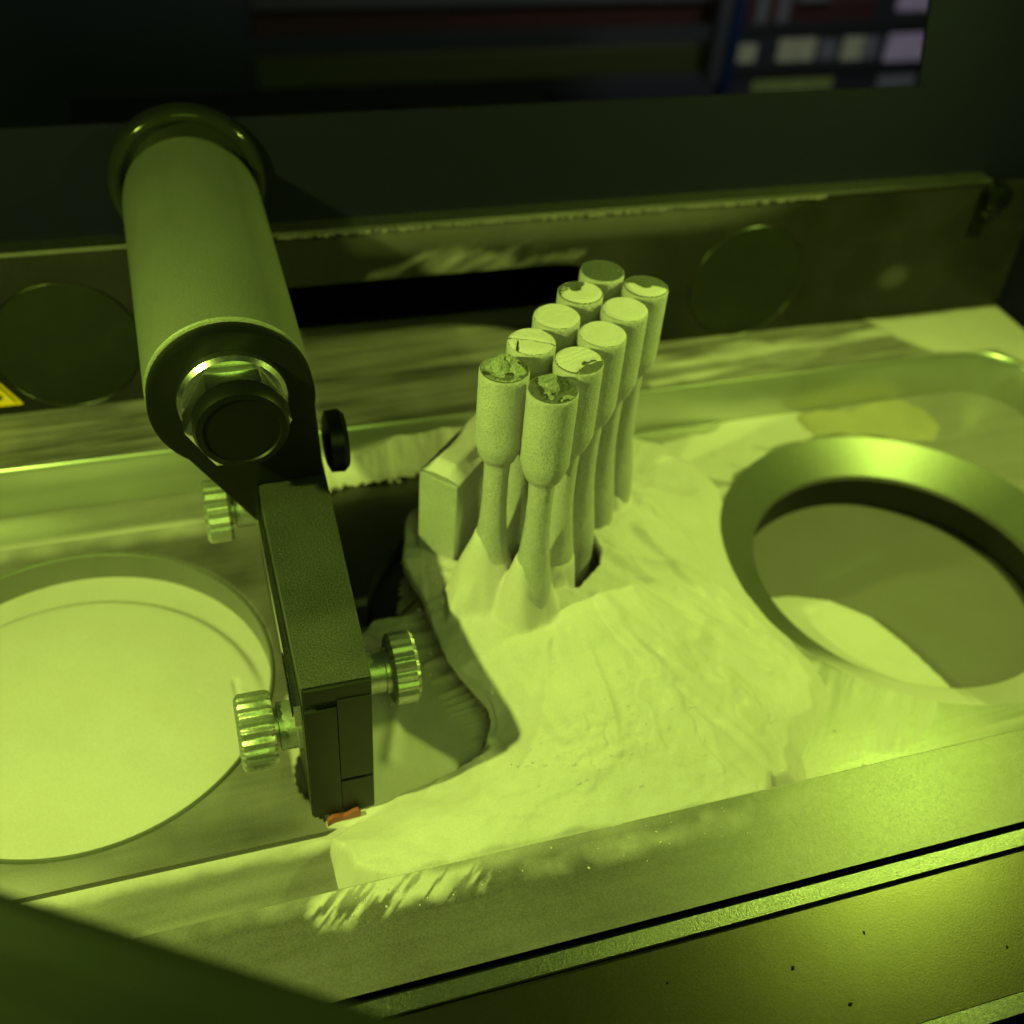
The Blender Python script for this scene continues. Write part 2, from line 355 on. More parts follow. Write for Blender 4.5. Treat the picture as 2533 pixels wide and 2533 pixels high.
def plate_dust_and_glint(x, y):
    d = 0.22 + 0.3 * (fbm(x, y, 6, 4, 3) - 0.5) + 0.10 * (streak(x, y, 0.02, 90, 16) - 0.5)
    d = np.maximum(d, sm(0.0, -0.7, x) * sm(1.6, 1.45, y) * 0.6)
    d = np.maximum(d, sm(2.5, 2.6, y) * sm(0.25, -0.1, x) * 0.55 * (0.5 + fbm(x, y, 14, 4)))
    ring = np.abs(np.hypot(x - LH[0], y - LH[1]) - 0.502); d = np.maximum(d, np.exp(-(ring / 0.010) ** 2) * (y > 2.0) * 0.85)
    lens = np.exp(-((x - 0.115) ** 2 / 0.0006 + (y - 1.72) ** 2 / 0.02)); d = np.maximum(d, sm(0.2, 0.4, lens) * 0.9)  # bright sliver beside the arm, a floor reflection put into the dust
    no_dust = (x > 0.25) & (y > 2.07); d = np.where(no_dust, 0.0, d)
    st = np.exp(-((y - 2.165) / 0.013) ** 2) * ((x > 0.33) & (x < 0.40)) + np.exp(-((y - 2.22) / 0.013) ** 2) * ((x > 0.43) & (x < 0.52))
    d = np.maximum(d, st * (0.12 + 0.5 * fbm(x, y, 60, 3)))
    return np.clip(d, 0, 1)
o = grid_sheet('raised_plate', PX0 + 0.1, 1.40, PLATE[0], PLATE[1], 0.0125, M_pan, parent=tray, circles=((LH[0], LH[1], 0.5), (MH[0], MH[1], 0.5)), dust=plate_dust_and_glint)
o.matrix_parent_inverse = Matrix.Translation(-Vector(tray.location))
bm = bmesh.new()
for a, b in (((PX0 + 0.1, PLATE[0]), (1.40, PLATE[0])), ((1.40, PLATE[0]), (1.40, PLATE[1])), ((1.40, PLATE[1]), (PX0 + 0.1, PLATE[1]))):
    bm.faces.new([bm.verts.new((a[0], a[1], -0.03)), bm.verts.new((b[0], b[1], -0.03)), bm.verts.new((b[0], b[1], 0)), bm.verts.new((a[0], a[1], 0))])
part('plate_edge', bm, M_pan, tray)
# pressed side wall: rim lip, slightly sloping face, small radius into the floor
bm = bmesh.new(); prof = [(0.0, 0.15), (0.004, 0.146), (0.008, 0.135), (0.018, 0.04), (0.024, -0.03)]
rings = []
for off, z in prof:
    rings.append([bm.verts.new((x, y, z)) for x, y in rrect(PX0 + off, PX1 - off, PY0 + off, PY1 - off, PR - off * 0.5, 14)])
for a, b in zip(rings, rings[1:]):
    for i in range(len(a)): bm.faces.new((a[i], a[(i + 1) % len(a)], b[(i + 1) % len(a)], b[i]))
bmesh.ops.recalc_face_normals(bm, faces=bm.faces)
part('tray_wall', bm, M_panwall, tray, True)
# sleeves
M_ringd = dusty_metal('turned_steel_dusty', grey(0.13), grey(0.15), 0.36, 0.02, bstr=0.03, speck=0.10)
for n_ in M_ringd.node_tree.nodes:
    if n_.type == 'BSDF_PRINCIPLED' and n_.inputs['Metallic'].default_value == 1.0: n_.inputs['Metallic'].default_value = 0.4
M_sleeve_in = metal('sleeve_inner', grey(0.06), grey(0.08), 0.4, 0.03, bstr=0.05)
def sleeve(cx, cy, prof, mat, name='cylinder_sleeve', n=128):
    bm = lathe(prof, n, 'Z', (cx, cy, 0), caps=False); o = part(name, bm, mat, tray); auto_smooth(o, 25); return o
sleeve(LH[0], LH[1], [(0.512, 0.001), (0.508, 0.006), (0.503, 0.006), (0.5, 0.002), (0.5, -0.5)], M_ring)
sleeve(MH[0], MH[1], [(0.5, 0.0), (0.5, -0.5)], M_ring)
cr = sleeve(RH[0], RH[1], [(0.615, -0.0205), (0.490, -0.1)], M_ringd, 'chamfer_ring', 256)
a_ = cr.data.attributes.new('dust', 'FLOAT', 'POINT'); a_.data.foreach_set('value', [float(sm(1.74, 1.60, np.array(v.co.y))) * (0.95 if v.co.x < 2.0 else 0.6) for v in cr.data.vertices])
sleeve(RH[0], RH[1], [(0.4895, -0.1), (0.488, -0.104), (0.488, -0.118)], M_steel, 'inner_lip')
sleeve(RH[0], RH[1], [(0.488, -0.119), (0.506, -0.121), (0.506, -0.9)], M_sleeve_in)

# ------------------------------------------------------------------ powder supply bed, left
def bed_z(X, Y):
    z = np.full(X.shape, -0.072) + 0.004 * (fbm(X, Y, 4, 3) - 0.5)
    # the ring behind the spread disc is set lower, shaped to give the shaded band
    d = np.hypot(X - (LH[0] - 0.02), Y - (LH[1] - 0.10)) - 0.475
    z = z - 0.018 * sm(0.0, 0.03, d) * sm(1.9, 2.1, Y)
    # a small crack near the right border
    xc = -0.416 + 0.405 - 0.05 * (Y - 1.9) ** 2 * 6 + 0.006 * (fbm(X * 0 + 1, Y, 30, 2) - 0.5)
    z = z - 0.010 * np.exp(-((X - xc) / 0.006) ** 2) * ((Y > 1.72) & (Y < 2.02))
    return z
o = grid_sheet('powder_supply_bed', LH[0] - 0.52, LH[0] + 0.52, LH[1] - 0.52, LH[1] + 0.52, 0.006, M_powder, keep=lambda X, Y: np.hypot(X - LH[0], Y - LH[1]) < 0.515, zf=bed_z, smooth=True)
tag(o, 'smooth round bed of pale powder filling the left cylinder', 'metal powder')

# ------------------------------------------------------------------ overflow cylinder, right
def over_z(X, Y):
    return np.full(X.shape, -0.26) + 0.01 * fbm(X, Y, 3, 3)
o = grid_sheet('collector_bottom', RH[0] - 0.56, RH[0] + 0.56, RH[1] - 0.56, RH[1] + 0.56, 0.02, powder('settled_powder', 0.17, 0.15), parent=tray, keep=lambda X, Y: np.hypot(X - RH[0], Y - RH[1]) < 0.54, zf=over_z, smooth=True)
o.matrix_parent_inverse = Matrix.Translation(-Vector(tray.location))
HP = [(x_ * 0.954, y_ * 0.954) for x_, y_ in [(1.60, 2.25), (1.771, 2.222), (1.887, 2.204), (2.012, 2.152), (2.129, 2.035), (2.183, 1.885), (2.225, 1.699), (2.25, 1.3), (1.5, 1.3)]]
def heap_z(X, Y):
    d = sdist(X, Y, HP); z = -0.27 + np.minimum(d * 1.6, 0.06 + d * 0.10) + 0.004 * fbm(X, Y, 14, 4)
    z -= 0.012 * np.exp(-(((X - 1.80) / 0.03) ** 2 + ((Y - 1.98) / 0.02) ** 2))
    return z
o = grid_sheet('overflow_powder_heap', RH[0] - 0.5, RH[0] + 0.5, RH[1] - 0.5, RH[1] + 0.5, 0.01, M_powder, keep=lambda X, Y: (np.hypot(X - RH[0], Y - RH[1]) < 0.502) & (sdist(X, Y, HP) > -0.02), zf=heap_z, smooth=True)
tag(o, 'rounded pile of pale powder inside the deep right-hand opening', 'metal powder')

# ------------------------------------------------------------------ back wall: lower panel with duct opening, ledge, dark upper wall
WY = 3.083
SLOT = [(-0.02, 0.15), (-0.02, 0.515), (1.22, 0.515), (1.30, 0.505), (1.36, 0.46), (1.39, 0.38), (1.40, 0.15)]
WS = [(0.588, 0.534), (0.693, 0.59), (0.869, 0.613), (1.125, 0.59), (1.33, 0.546), (1.3, 0.518), (1.092, 0.525), (0.908, 0.520), (0.693, 0.527)]
def wall_dust(x, z):
    d = 0.045 + 0.06 * (fbm(x, z, 2, 3, 4) - 0.5)
    d = np.maximum(d, patch(x, z, WS, 0.06, 0.05, 12) * (0.12 + 0.7 * (streak(x, z, 0.5, 40, 5, 4) - 0.4)))
    d = np.maximum(d, 0.16 * sm(0.52, 0.70, z) * sm(0.4, 0.6, x) * sm(2.4, 1.6, x))
    d = np.maximum(d, 0.11 * np.exp(-(((x - 2.62) / 0.09) ** 2 + ((z - 0.33) / 0.07) ** 2)))
    return d
def wall_keep(X, Y): return sdist(X, Y, SLOT) < 0
def wall3(V):
    sd = sdist(V[:, 0], V[:, 1], SLOT); P = np.array(SLOT); A = P; B = np.roll(P, -1, 0)
    for i in np.nonzero(sd > -1e-6)[0]:
        p = V[i, :2]; e = B - A; t = np.clip(((p - A) * e).sum(1) / ((e ** 2).sum(1) + 1e-12), 0, 1); q = A + e * t[:, None]
        k = np.argmin(((q - p) ** 2).sum(1)); V[i, :2] = q[k]
    return np.stack([V[:, 0], np.full(len(V), WY), V[:, 1]], 1)
o = grid_sheet('back_wall', -2.4, 3.17, 0.15, 0.70, 0.0125, M_wallp, keep=wall_keep, circles=((50, 50, 1),), dust=wall_dust, to3d=wall3)
tag(o, kind='structure')
for nm, dims in (('floor', (-0.3, 1.6, WY, 3.9, 0.14, 0.149)),):
    def duct_dust_and_shade(x, y): return 0.36 + 0.7 * (0.5 * streak(x, y, 0.03, 34, 12, 4) + 0.5 * streak(x, y, 0.05, 85, 22, 7) - 0.45) + 0.15 * sm(0.9, 1.0, x)  # last term paints the floor lighter beyond the shaft's shadow edge
    o = grid_sheet('duct_floor', -0.3, 1.6, WY, 3.41, 0.0125, M_deck, dust=duct_dust_and_shade, to3d=lambda V: V + np.array([0, 0, 0.1495])); tag(o, kind='structure')
o = boxo('duct_wall', (-0.3, 1.6, 3.41, 3.43, -0.6, 0.16), M_darkwall, bev=0); tag(o, kind='structure')
bm = bmesh.new(); box(bm, -0.3, 1.6, 4.6, 4.62, -0.6, 0.40); box(bm, -0.32, -0.30, WY + 0.01, 4.6, -0.6, 0.56); box(bm, 1.6, 1.62, WY + 0.01, 4.6, -0.6, 0.56); box(bm, -0.3, 1.6, 3.125, 4.6, 0.53, 0.56)
tag(obj('duct_wall', bm, M_dark), kind='structure')
bm = bmesh.new()
for a, b in zip(SLOT, SLOT[1:]):
    bm.faces.new([bm.verts.new((a[0], WY, a[1])), bm.verts.new((b[0], WY, b[1])), bm.verts.new((b[0], WY + 0.03, b[1])), bm.verts.new((a[0], WY + 0.03, a[1]))])
tag(obj('duct_frame', bm, M_dark), kind='structure')
# ledge
ledge = tag(boxo('wall_ledge', (-2.4, 2.9, WY - 0.012, WY + 0.06, 0.70, 0.714), metal('ledge_steel', grey(0.3), grey(0.4), 0.42, 0.05, bstr=0.2), bev=0.002), kind='structure')
bm = bmesh.new(); rngr = random.Random(3); xx = 0.3
while xx < 2.2:   # crumbly residue line hanging under the ledge
    w = rngr.uniform(0.006, 0.02); h = rngr.uniform(0.003, 0.012); box(bm, xx, xx + w, WY - 0.013, WY - 0.001, 0.70 - h, 0.6995); xx += w * rngr.uniform(0.9, 1.6)
tag(obj('powder_crust', bm, powder('thin_crust', 0.22, 0.3)), 'ragged thin powder crust hanging under the ledge of the back wall', 'powder crust', kind='stuff')
bm = bmesh.new(); box(bm, -2.6, 3.4, 3.135, 3.15, 0.60, 1.045)
tag(obj('upper_wall', bm, M_darkwall), kind='structure')
bm = bmesh.new(); hexa(bm, [(2.50, 3.1355, 1.0455), (3.4, 3.1355, 1.0455), (3.4, 3.15, 1.0455), (2.50, 3.15, 1.0455), (2.36, 3.1355, 1.7), (3.4, 3.1355, 1.7), (3.4, 3.15, 1.7), (2.36, 3.15, 1.7)])
tag(obj('upper_wall', bm, M_darkwall), kind='structure')
# right side wall leaning inwards
bm = bmesh.new()
P = [(3.17, 0.149), (3.14, 0.70), (3.10, 1.45)]
for (xa, za), (xb, zb) in zip(P, P[1:]):
    hexa(bm, [(xa, 0.3, za), (xa + 0.1, 0.3, za), (xa + 0.1, 3.3, za), (xa, 3.3, za), (xb, 0.3, zb), (xb + 0.1, 0.3, zb), (xb + 0.1, 3.3, zb), (xb, 3.3, zb)])
tag(obj('side_wall', bm, M_darkwall), kind='structure')
# round ports on the lower wall
M_rim = metal('port_rim_steel', grey(0.10), grey(0.14), 0.3, 0.05, bstr=0.1)
def port(cx, cz, r, label):
    t = thing('round_port_cover', label, 'port cover', (cx, WY, cz), 'round covers set into the back wall')
    bm = lathe([(r, 0.001), (r, 0.003), (r - 0.0015, 0.004), (r - 0.003, 0.003), (r - 0.003, 0.001)], 96, 'Y', caps=False)
    auto_smooth(obj('rim', bm, M_rim, t), 60)
    bm = lathe([(r - 0.004, 0.0015), (r - 0.006, 0.002)], 96, 'Y'); obj('disc', bm, plain('port_disc', (0.030, 0.034, 0.028), 0.4, 0.6, bstr=0.05), t)
port(1.977, 0.372, 0.225, 'round cover in the wall to the right of the cylinders')
port(-0.365, 0.380, 0.222, 'round cover in the wall behind the thick shaft, left')
# warning sticker
st = thing('warning_sticker', 'yellow warning triangle sticker at the left edge of the wall', 'sticker', (-0.66, WY - 0.002, 0.185))
bm = bmesh.new()
v = [(-0.74, 0.186), (-0.533, 0.186), (-0.6365, 0.365)]
f = bm.faces.new([bm.verts.new((x, WY - 0.004, z)) for x, z in v]); r = bmesh.ops.extrude_face_region(bm, geom=[f]); bmesh.ops.translate(bm, vec=(0, 0.003, 0), verts=[g for g in r['geom'] if isinstance(g, bmesh.types.BMVert)])
bmesh.ops.recalc_face_normals(bm, faces=bm.faces)
part('yellow_face', bm, plain('sticker_yellow', (1.0, 0.62, 0.03), 0.35, bstr=0.02), st)
bm = bmesh.new()
for k in range(3):
    a = Vector((v[k][0], 0, v[k][1])); b = Vector((v[(k + 1) % 3][0], 0, v[(k + 1) % 3][1])); c = Vector((-0.6365, 0, 0.245))
    a1, b1 = a.lerp(c, 0.12), b.lerp(c, 0.12); a2, b2 = a.lerp(c, 0.22), b.lerp(c, 0.22)
    if k == 0: continue
    bm.faces.new([bm.verts.new((p.x, WY - 0.0045, p.z)) for p in (a1, b1, b2, a2)])
box(bm, -0.60, -0.588, WY - 0.0055, WY - 0.0045, 0.212, 0.228)
part('black_print', bm, M_dark, st)

# ------------------------------------------------------------------ recoater: shaft, bracket, nut, arm, knobs
rec = thing('recoater', 'dark recoater arm on a thick horizontal shaft with black bracket and big hex nut', 'recoater arm', (0.08, 2.2, 0.0))
AX, AZ = 0.074, 0.775
bm = lathe([(0.197, -3.16), (0.196, -2.20), (0.19, -2.195)], 96, 'Y', (AX, 0, AZ))
for v in bm.verts:
    if v.co.y > 3: v.co.z += 0.035; v.co.x -= 0.01
bm = bm; auto_smooth(part('shaft', bm, M_shaft, rec), 40)
col = thing('shaft_collar', 'glossy dark ring around the shaft where it leaves the wall', 'collar', (0.06, 3.10, 0.80))
bm = lathe([(0.222, -0.04), (0.222, 0.0), (0.215, 0.018), (0.200, 0.022), (0.186, 0.012), (0.178, -0.02), (0.02, -0.025)], 96, 'Y', (0.0, 0, 0.075))
auto_smooth(obj('ring', bm, plain('glossy_black', (0.015, 0.016, 0.014), 0.12, bstr=0.0), col), 60)
# bracket plate: round head tangent to a pointed foot
def bracket_outline():
    c = Vector((0.076, 0.766)); R = 0.195; P = []
    for i in range(49):
        a = math.radians(-10 + (232 - (-10)) * i / 48); P.append((c.x + R * math.cos(a), c.y + R * math.sin(a)))
    return P + [(0.098, 0.385), (0.112, 0.39), (0.114, 0.51), (0.279, 0.51)]
bm = bmesh.new(); ol = bracket_outline()
f = bm.faces.new([bm.verts.new((x, 2.15, z)) for x, z in ol]); r = bmesh.ops.extrude_face_region(bm, geom=[f]); bmesh.ops.translate(bm, vec=(0, 0.05, 0), verts=[g for g in r['geom'] if isinstance(g, bmesh.types.BMVert)])
bmesh.ops.recalc_face_normals(bm, faces=bm.faces); bevel(bm, 0.004, 2, 40)
part('bracket', bm, M_dark, rec)
bm = lathe([(0.127, -2.149), (0.127, -2.128), (0.118, -2.118), (0.09, -2.116)], 96, 'Y', (0.076, 0, 0.787)); auto_smooth(part('washer', bm, M_steel, rec), 40)
# hex nut, chamfered
bm = lathe([(0.105, -2.117), (0.122, -2.105), (0.122, -2.035), (0.108, -2.022)], 6, 'Y', (0.078, 0, 0.782)); bevel(bm, 0.004, 2, 20)
nut = part('hex_nut', bm, M_steel, rec)
bm = lathe([(0.100, -2.03), (0.106, -2.02), (0.106, -1.985), (0.100, -1.972), (0.086, -1.970), (0.083, -1.975), (0.0005, -1.975)], 96, 'Y', (0.082, 0, 0.815)); auto_smooth(part('cap', bm, M_dark, rec), 30)
# arm bar (slightly wider at the far end)
bm = bmesh.new()
hexa(bm, [(0.117, 1.48, 0.022), (0.267, 1.48, 0.022), (0.290, 2.36, 0.022), (0.112, 2.36, 0.022), (0.117, 1.48, 0.5), (0.267, 1.48, 0.5), (0.290, 2.36, 0.5), (0.112, 2.36, 0.5)])
bevel(bm, 0.004); part('bar', bm, M_arm, rec)
# smooth dark end plates on the front face
M_end = plain('end_plate_black', (0.022, 0.024, 0.022), 0.38, 0.0, bstr=0.05)
for dims in ((0.120, 0.264, 1.472, 1.4795, 0.452, 0.494), (0.190, 0.264, 1.468, 1.4795, 0.165, 0.450), (0.120, 0.188, 1.470, 1.4795, 0.03, 0.425), (0.190, 0.264, 1.472, 1.4795, 0.025, 0.150)):
    child('end_plate', dims, M_end, rec, 0.002)
bm = bmesh.new()
oc = [(0.150, -0.012), (0.148, 0.010), (0.152, 0.026), (0.163, 0.034), (0.176, 0.033), (0.188, 0.029), (0.200, 0.033), (0.212, 0.042), (0.224, 0.043), (0.230, 0.034), (0.229, 0.02), (0.222, 0.005), (0.218, -0.012)]
f = bm.faces.new([bm.verts.new((x, 1.455, z)) for x, z in oc]); r = bmesh.ops.extrude_face_region(bm, geom=[f]); bmesh.ops.translate(bm, vec=(0, 0.011, 0), verts=[g for g in r['geom'] if isinstance(g, bmesh.types.BMVert)])
bmesh.ops.recalc_face_normals(bm, faces=bm.faces); part('wiper_clip', bm, plain('orange_plastic', (0.36, 0.085, 0.09), 0.4, bstr=0.02), rec)
child('wiper_blade', (0.155, 0.165, 1.50, 2.18, -0.002, 0.03), M_dark, rec, 0)
# thin side rail with a ribbed front end
bm = bmesh.new(); hexa(bm, [(0.100, 1.50, 0.35), (0.1155, 1.50, 0.35), (0.1105, 2.15, 0.35), (0.100, 2.15, 0.35), (0.100, 1.50, 0.42), (0.1155, 1.50, 0.42), (0.1105, 2.15, 0.42), (0.100, 2.15, 0.42)]); bevel(bm, 0.003)
rail = part('side_rail', bm, M_steel, rec)
bm = bmesh.new()
for k in range(14): box(bm, 0.0965, 0.0995, 1.52 + k * 0.011, 1.525 + k * 0.011, 0.36, 0.41)
ro = obj('rib_row', bm, M_dark, rail); ro.matrix_parent_inverse = Matrix.Translation(-Vector(rec.location)) @ Matrix.Identity(4)
ro.matrix_parent_inverse = Matrix.Identity(4)
# knurled knobs: scalloped rim
def scallop(x0, x1, R, cy, cz, n=22, depth=0.006):
    bm = bmesh.new(); N = n * 8
    def ringv(x, s):
        out = []
        for i in range(N):
            a = 2 * math.pi * i / N; ph = (i % 8) / 8.0
            rr = R - depth * (math.sin(math.pi * ph) ** 1.5)
            out.append(bm.verts.new((x, cy + rr * s * math.cos(a), cz + rr * s * math.sin(a))))
        return out
    L = x1 - x0; rg = [ringv(x0, 0.86), ringv(x0 + L * 0.06, 0.95), ringv(x0 + L * 0.14, 1.0), ringv(x1 - L * 0.12, 1.0), ringv(x1, 0.93)]
    for a, b in zip(rg, rg[1:]):
        for i in range(N): bm.faces.new((a[i], a[(i + 1) % N], b[(i + 1) % N], b[i]))
    bm.faces.new(list(reversed(rg[0]))); bm.faces.new(rg[-1]); bmesh.ops.recalc_face_normals(bm, faces=bm.faces)
    return bm
M_knob = metal('knob_steel', grey(0.45), grey(0.55), 0.36, 0.05, gscale=90, bstr=0.25, fine=180, metallic=0.8)
def knob(x0, x1, xs, R, cy, cz, mat, rs=0.085, n=22):
    bm = scallop(x0, x1, R, cy, cz, n)
    k = auto_smooth(part('thumb_knob', bm, mat, rec), 30)
    lo, hi = (x1, xs) if xs > x1 else (xs, x0)
    bm = lathe([(rs * 0.8, lo), (rs * 0.8, lo + 0.008), (rs, lo + 0.010), (rs, hi - 0.012), (rs * 1.08, hi - 0.010), (rs * 1.08, hi)], 48, 'X', (0, cy, cz))
    s = auto_smooth(obj('stem', bm, mat, k), 30)
knob(-0.025, 0.058, 0.117, 0.090, 1.585, 0.253, M_knob, 0.056)
knob(0.348, 0.415, 0.258, 0.090, 1.70, 0.243, M_knob, 0.052)
knob(-0.030, 0.040, 0.112, 0.086, 2.27, 0.335, M_knob, 0.054, 20)
bm = lathe([(0.060, 0.294), (0.080, 0.302), (0.082, 0.335), (0.070, 0.348), (0.03, 0.352)], 64, 'X', (0, 2.215, 0.565)); auto_smooth(part('side_knob', bm, M_dark, rec), 30)

# ------------------------------------------------------------------ build plate and printed parts
bp = tag(obj('build_plate', lathe([(0.494, -0.09), (0.494, -0.055), (0.49, -0.05)], 96, 'Z', (MH[0], MH[1], 0)), metal('plate_steel', grey(0.10), grey(0.14), 0.3, 0.05)), 'round build plate sunk in the middle cylinder under the powder mound', 'build plate')
O0 = Vector((1.037, 2.287)); U = Vector((-0.094, -0.095)); Vv = Vector((0.083, -0.095))
ZT = 0.95
PROF = [(0.0, -0.05), (0.0575, -0.05), (0.0575, 0.28), (0.0555, 0.32), (0.050, 0.37), (0.043, 0.42), (0.037, 0.47), (0.0328, 0.52), (0.0308, 0.57), (0.0305, 0.64), (0.032, 0.682), (0.0335, 0.697), (0.043, 0.703), (0.0500, 0.722), (0.0568, 0.745), (0.0575, 0.752), (0.0575, 0.80), (0.0575, 0.942), (0.0560, 0.949)]
def spec_mesh(seed):
    r = np.random.default_rng(seed); n = 72; bm = bmesh.new(); rings = []
    zs = []
    for (r0, z0), (r1, z1) in zip(PROF[1:], PROF[2:]):
        k = max(1, int((z1 - z0) / 0.012))
        for i in range(k): zs.append((r0 + (r1 - r0) * i / k, z0 + (z1 - z0) * i / k))
    zs.append(PROF[-1])
    for rr, z in zs:
        ring = []
        for i in range(n):
            a = 2 * math.pi * i / n
            j = (fbm(np.array([i * 0.5 + seed * 9.0]), np.array([z * 60.0]), 1.0, 3)[0] - 0.5) * 0.0016
            ring.append(bm.verts.new(((rr + j) * math.cos(a), (rr + j) * math.sin(a), z)))
        rings.append(ring)
    for a, b in zip(rings, rings[1:]):
        for i in range(n): bm.faces.new((a[i], a[(i + 1) % n], b[(i + 1) % n], b[i]))
    bm.faces.new(rings[-1]); bmesh.ops.recalc_face_normals(bm, faces=bm.faces)
    return bm
def cap_mesh(kind, seed):
    """powder on the end face; kind says what the photograph shows on it"""
    N = 60; R = 0.0566; xs = np.linspace(-R, R, N); X, Y = np.meshgrid(xs, xs, indexing='ij')
    D = np.hypot(X, Y); n = fbm(X, Y, 60, 4, seed * 3.1); n2 = fbm(X, Y, 25, 3, seed * 5.7)
    s = X * 0.3 - Y * 0.95   # + towards the viewer
    if kind == 'full': Z = 0.004 + 0.003 * (n - 0.5) + 0 * X
    elif kind == 'cracked':
        c = np.abs(X * 0.45 + Y * 0.9 + 0.004 + 0.008 * (n2 - 0.5)); c2 = np.abs(X + 0.032 - 0.3 * Y * 1.0 + 0.012 * (n2 - 0.5))
        Z = 0.006 + 0.003 * (n - 0.5) - 0.010 * np.exp(-(c / 0.0030) ** 2) - 0.009 * np.exp(-(c2 / 0.0028) ** 2) * (Y < 0.0)
        Z = Z - 0.004 * (n2 > 0.68)
    elif kind == 'layered': Z = 0.006 + 0.004 * np.sin(s * 420 + 5 * n2) * (s > -0.03) * 0.5 + 0.004 * (n - 0.5) - 0.010 * sm(0.010, 0.045, s + 0.05 * (n2 - 0.5))
    elif kind == 'half': Z = -0.001 + 0.007 * sm(-0.016, -0.008, s + 0.03 * (n2 - 0.5) + 0.02 * (n - 0.5)) + 0.003 * (n - 0.5)
    elif kind == 'half_left': Z = -0.002 + 0.007 * sm(-0.004, 0.006, s - X * 0.9 - 0.006 + 0.04 * (n2 - 0.5) + 0.03 * (n - 0.5)) + 0.002 * (n - 0.5)
    elif kind == 'lumpy': Z = -0.004 + 0.055 * sm(0.42, 0.80, n2) * sm(0.06, 0.01, np.hypot(X - 0.012, Y - 0.015)) + 0.022 * (n - 0.5) * sm(0.06, 0.02, np.hypot(X - 0.01, Y - 0.02)) + 0.006 * n
    elif kind == 'patchy': Z = -0.006 + 0.022 * sm(0.42, 0.62, n2) * sm(-0.04, 0.01, X) + 0.012 * (n - 0.5)
    else: Z = np.full_like(X, -0.01)
    Z = np.minimum(Z, 0.8 * (R - D) - 0.0022)
    K = (D < R + 0.001) & (Z > (-0.0022 if kind in ('full', 'cracked') else -0.0008))
    cell = K[:-1, :-1] & K[1:, :-1] & K[:-1, 1:] & K[1:, 1:]
    return X, Y, Z, cell
spec_meshes = []
kinds = {(4, 0): 'lumpy', (3, 0): 'cracked', (2, 0): 'full', (1, 0): 'half', (0, 0): 'bare', (4, 1): 'patchy', (3, 1): 'layered', (2, 1): 'full', (1, 1): 'full', (0, 1): 'half_left'}
labels = {(4, 0): 'printed tensile bar at the near end of the left row, bare top with crumbly lumps',
          (3, 0): 'printed tensile bar whose powder-covered top has a long crack across',
          (2, 0): 'middle tensile bar of the left row, top evenly covered in powder',
          (1, 0): 'tensile bar in the left row with powder on the near part of its top',
          (0, 0): 'rearmost tensile bar of the left row with a dark bare top',
          (4, 1): 'nearest tensile bar, right row, dark top with scattered powder spots',
          (3, 1): 'tensile bar directly behind the nearest one, top powder in curved layers',
          (2, 1): 'middle tensile bar of the right row with a smooth powder-covered top',
          (1, 1): 'fourth tensile bar back in the right row, powdery top with a bright edge',
          (0, 1): 'rearmost tensile bar of the right row, top half powder and half bare'}
M_top = metal('printed_top_face', grey(0.13), grey(0.20), 0.5, 0.1, gscale=120, bstr=0.9, metallic=0.6, fine=200, bdist=0.004)
M_crust = metal('sintered_crust', grey(0.22), grey(0.42), 0.6, 0.1, gscale=60, bstr=0.9, metallic=0.3, fine=200, bdist=0.004, speck_amt=0.4)
for i in range(5):
    for j in range(2):
        p = O0 + U * i + Vv * j
        t = thing('tensile_specimen', labels[(i, j)], 'test specimen', (p.x, p.y, 0), 'printed tensile specimens standing in two rows')
        me = bpy.data.meshes.new('specimen_body'); bm = spec_mesh(i * 2 + j + 1); bm.to_mesh(me); bm.free()
        for pl in me.polygons: pl.use_smooth = len(pl.vertices) == 4
        b = link('body', me, M_sinter, t)
        obj('top_face', lathe([(0.0548, 0.9485), (0.0548, 0.9496), (0.0540, 0.9499)], 56), M_top, t)
        X, Y, Z, cell = cap_mesh(kinds[(i, j)], i * 2 + j + 1)
        if cell.any():
            idx = np.arange(X.size).reshape(X.shape); q = np.stack([idx[:-1, :-1][cell], idx[1:, :-1][cell], idx[1:, 1:][cell], idx[:-1, 1:][cell]], 1)
            us = np.unique(q); rm = np.full(X.size, -1); rm[us] = np.arange(len(us)); q = rm[q]
            V = np.stack([X.ravel(), Y.ravel(), Z.ravel() + 0.9512], 1)[us]
            me = bpy.data.meshes.new('powder_cap'); me.from_pydata(V.tolist(), [], q.tolist()); me.update()
            link('powder_cap' if kinds[(i, j)] not in ('lumpy', 'patchy') else 'sintered_crust', me, M_powder if kinds[(i, j)] not in ('lumpy', 'patchy') else M_crust, t, True)
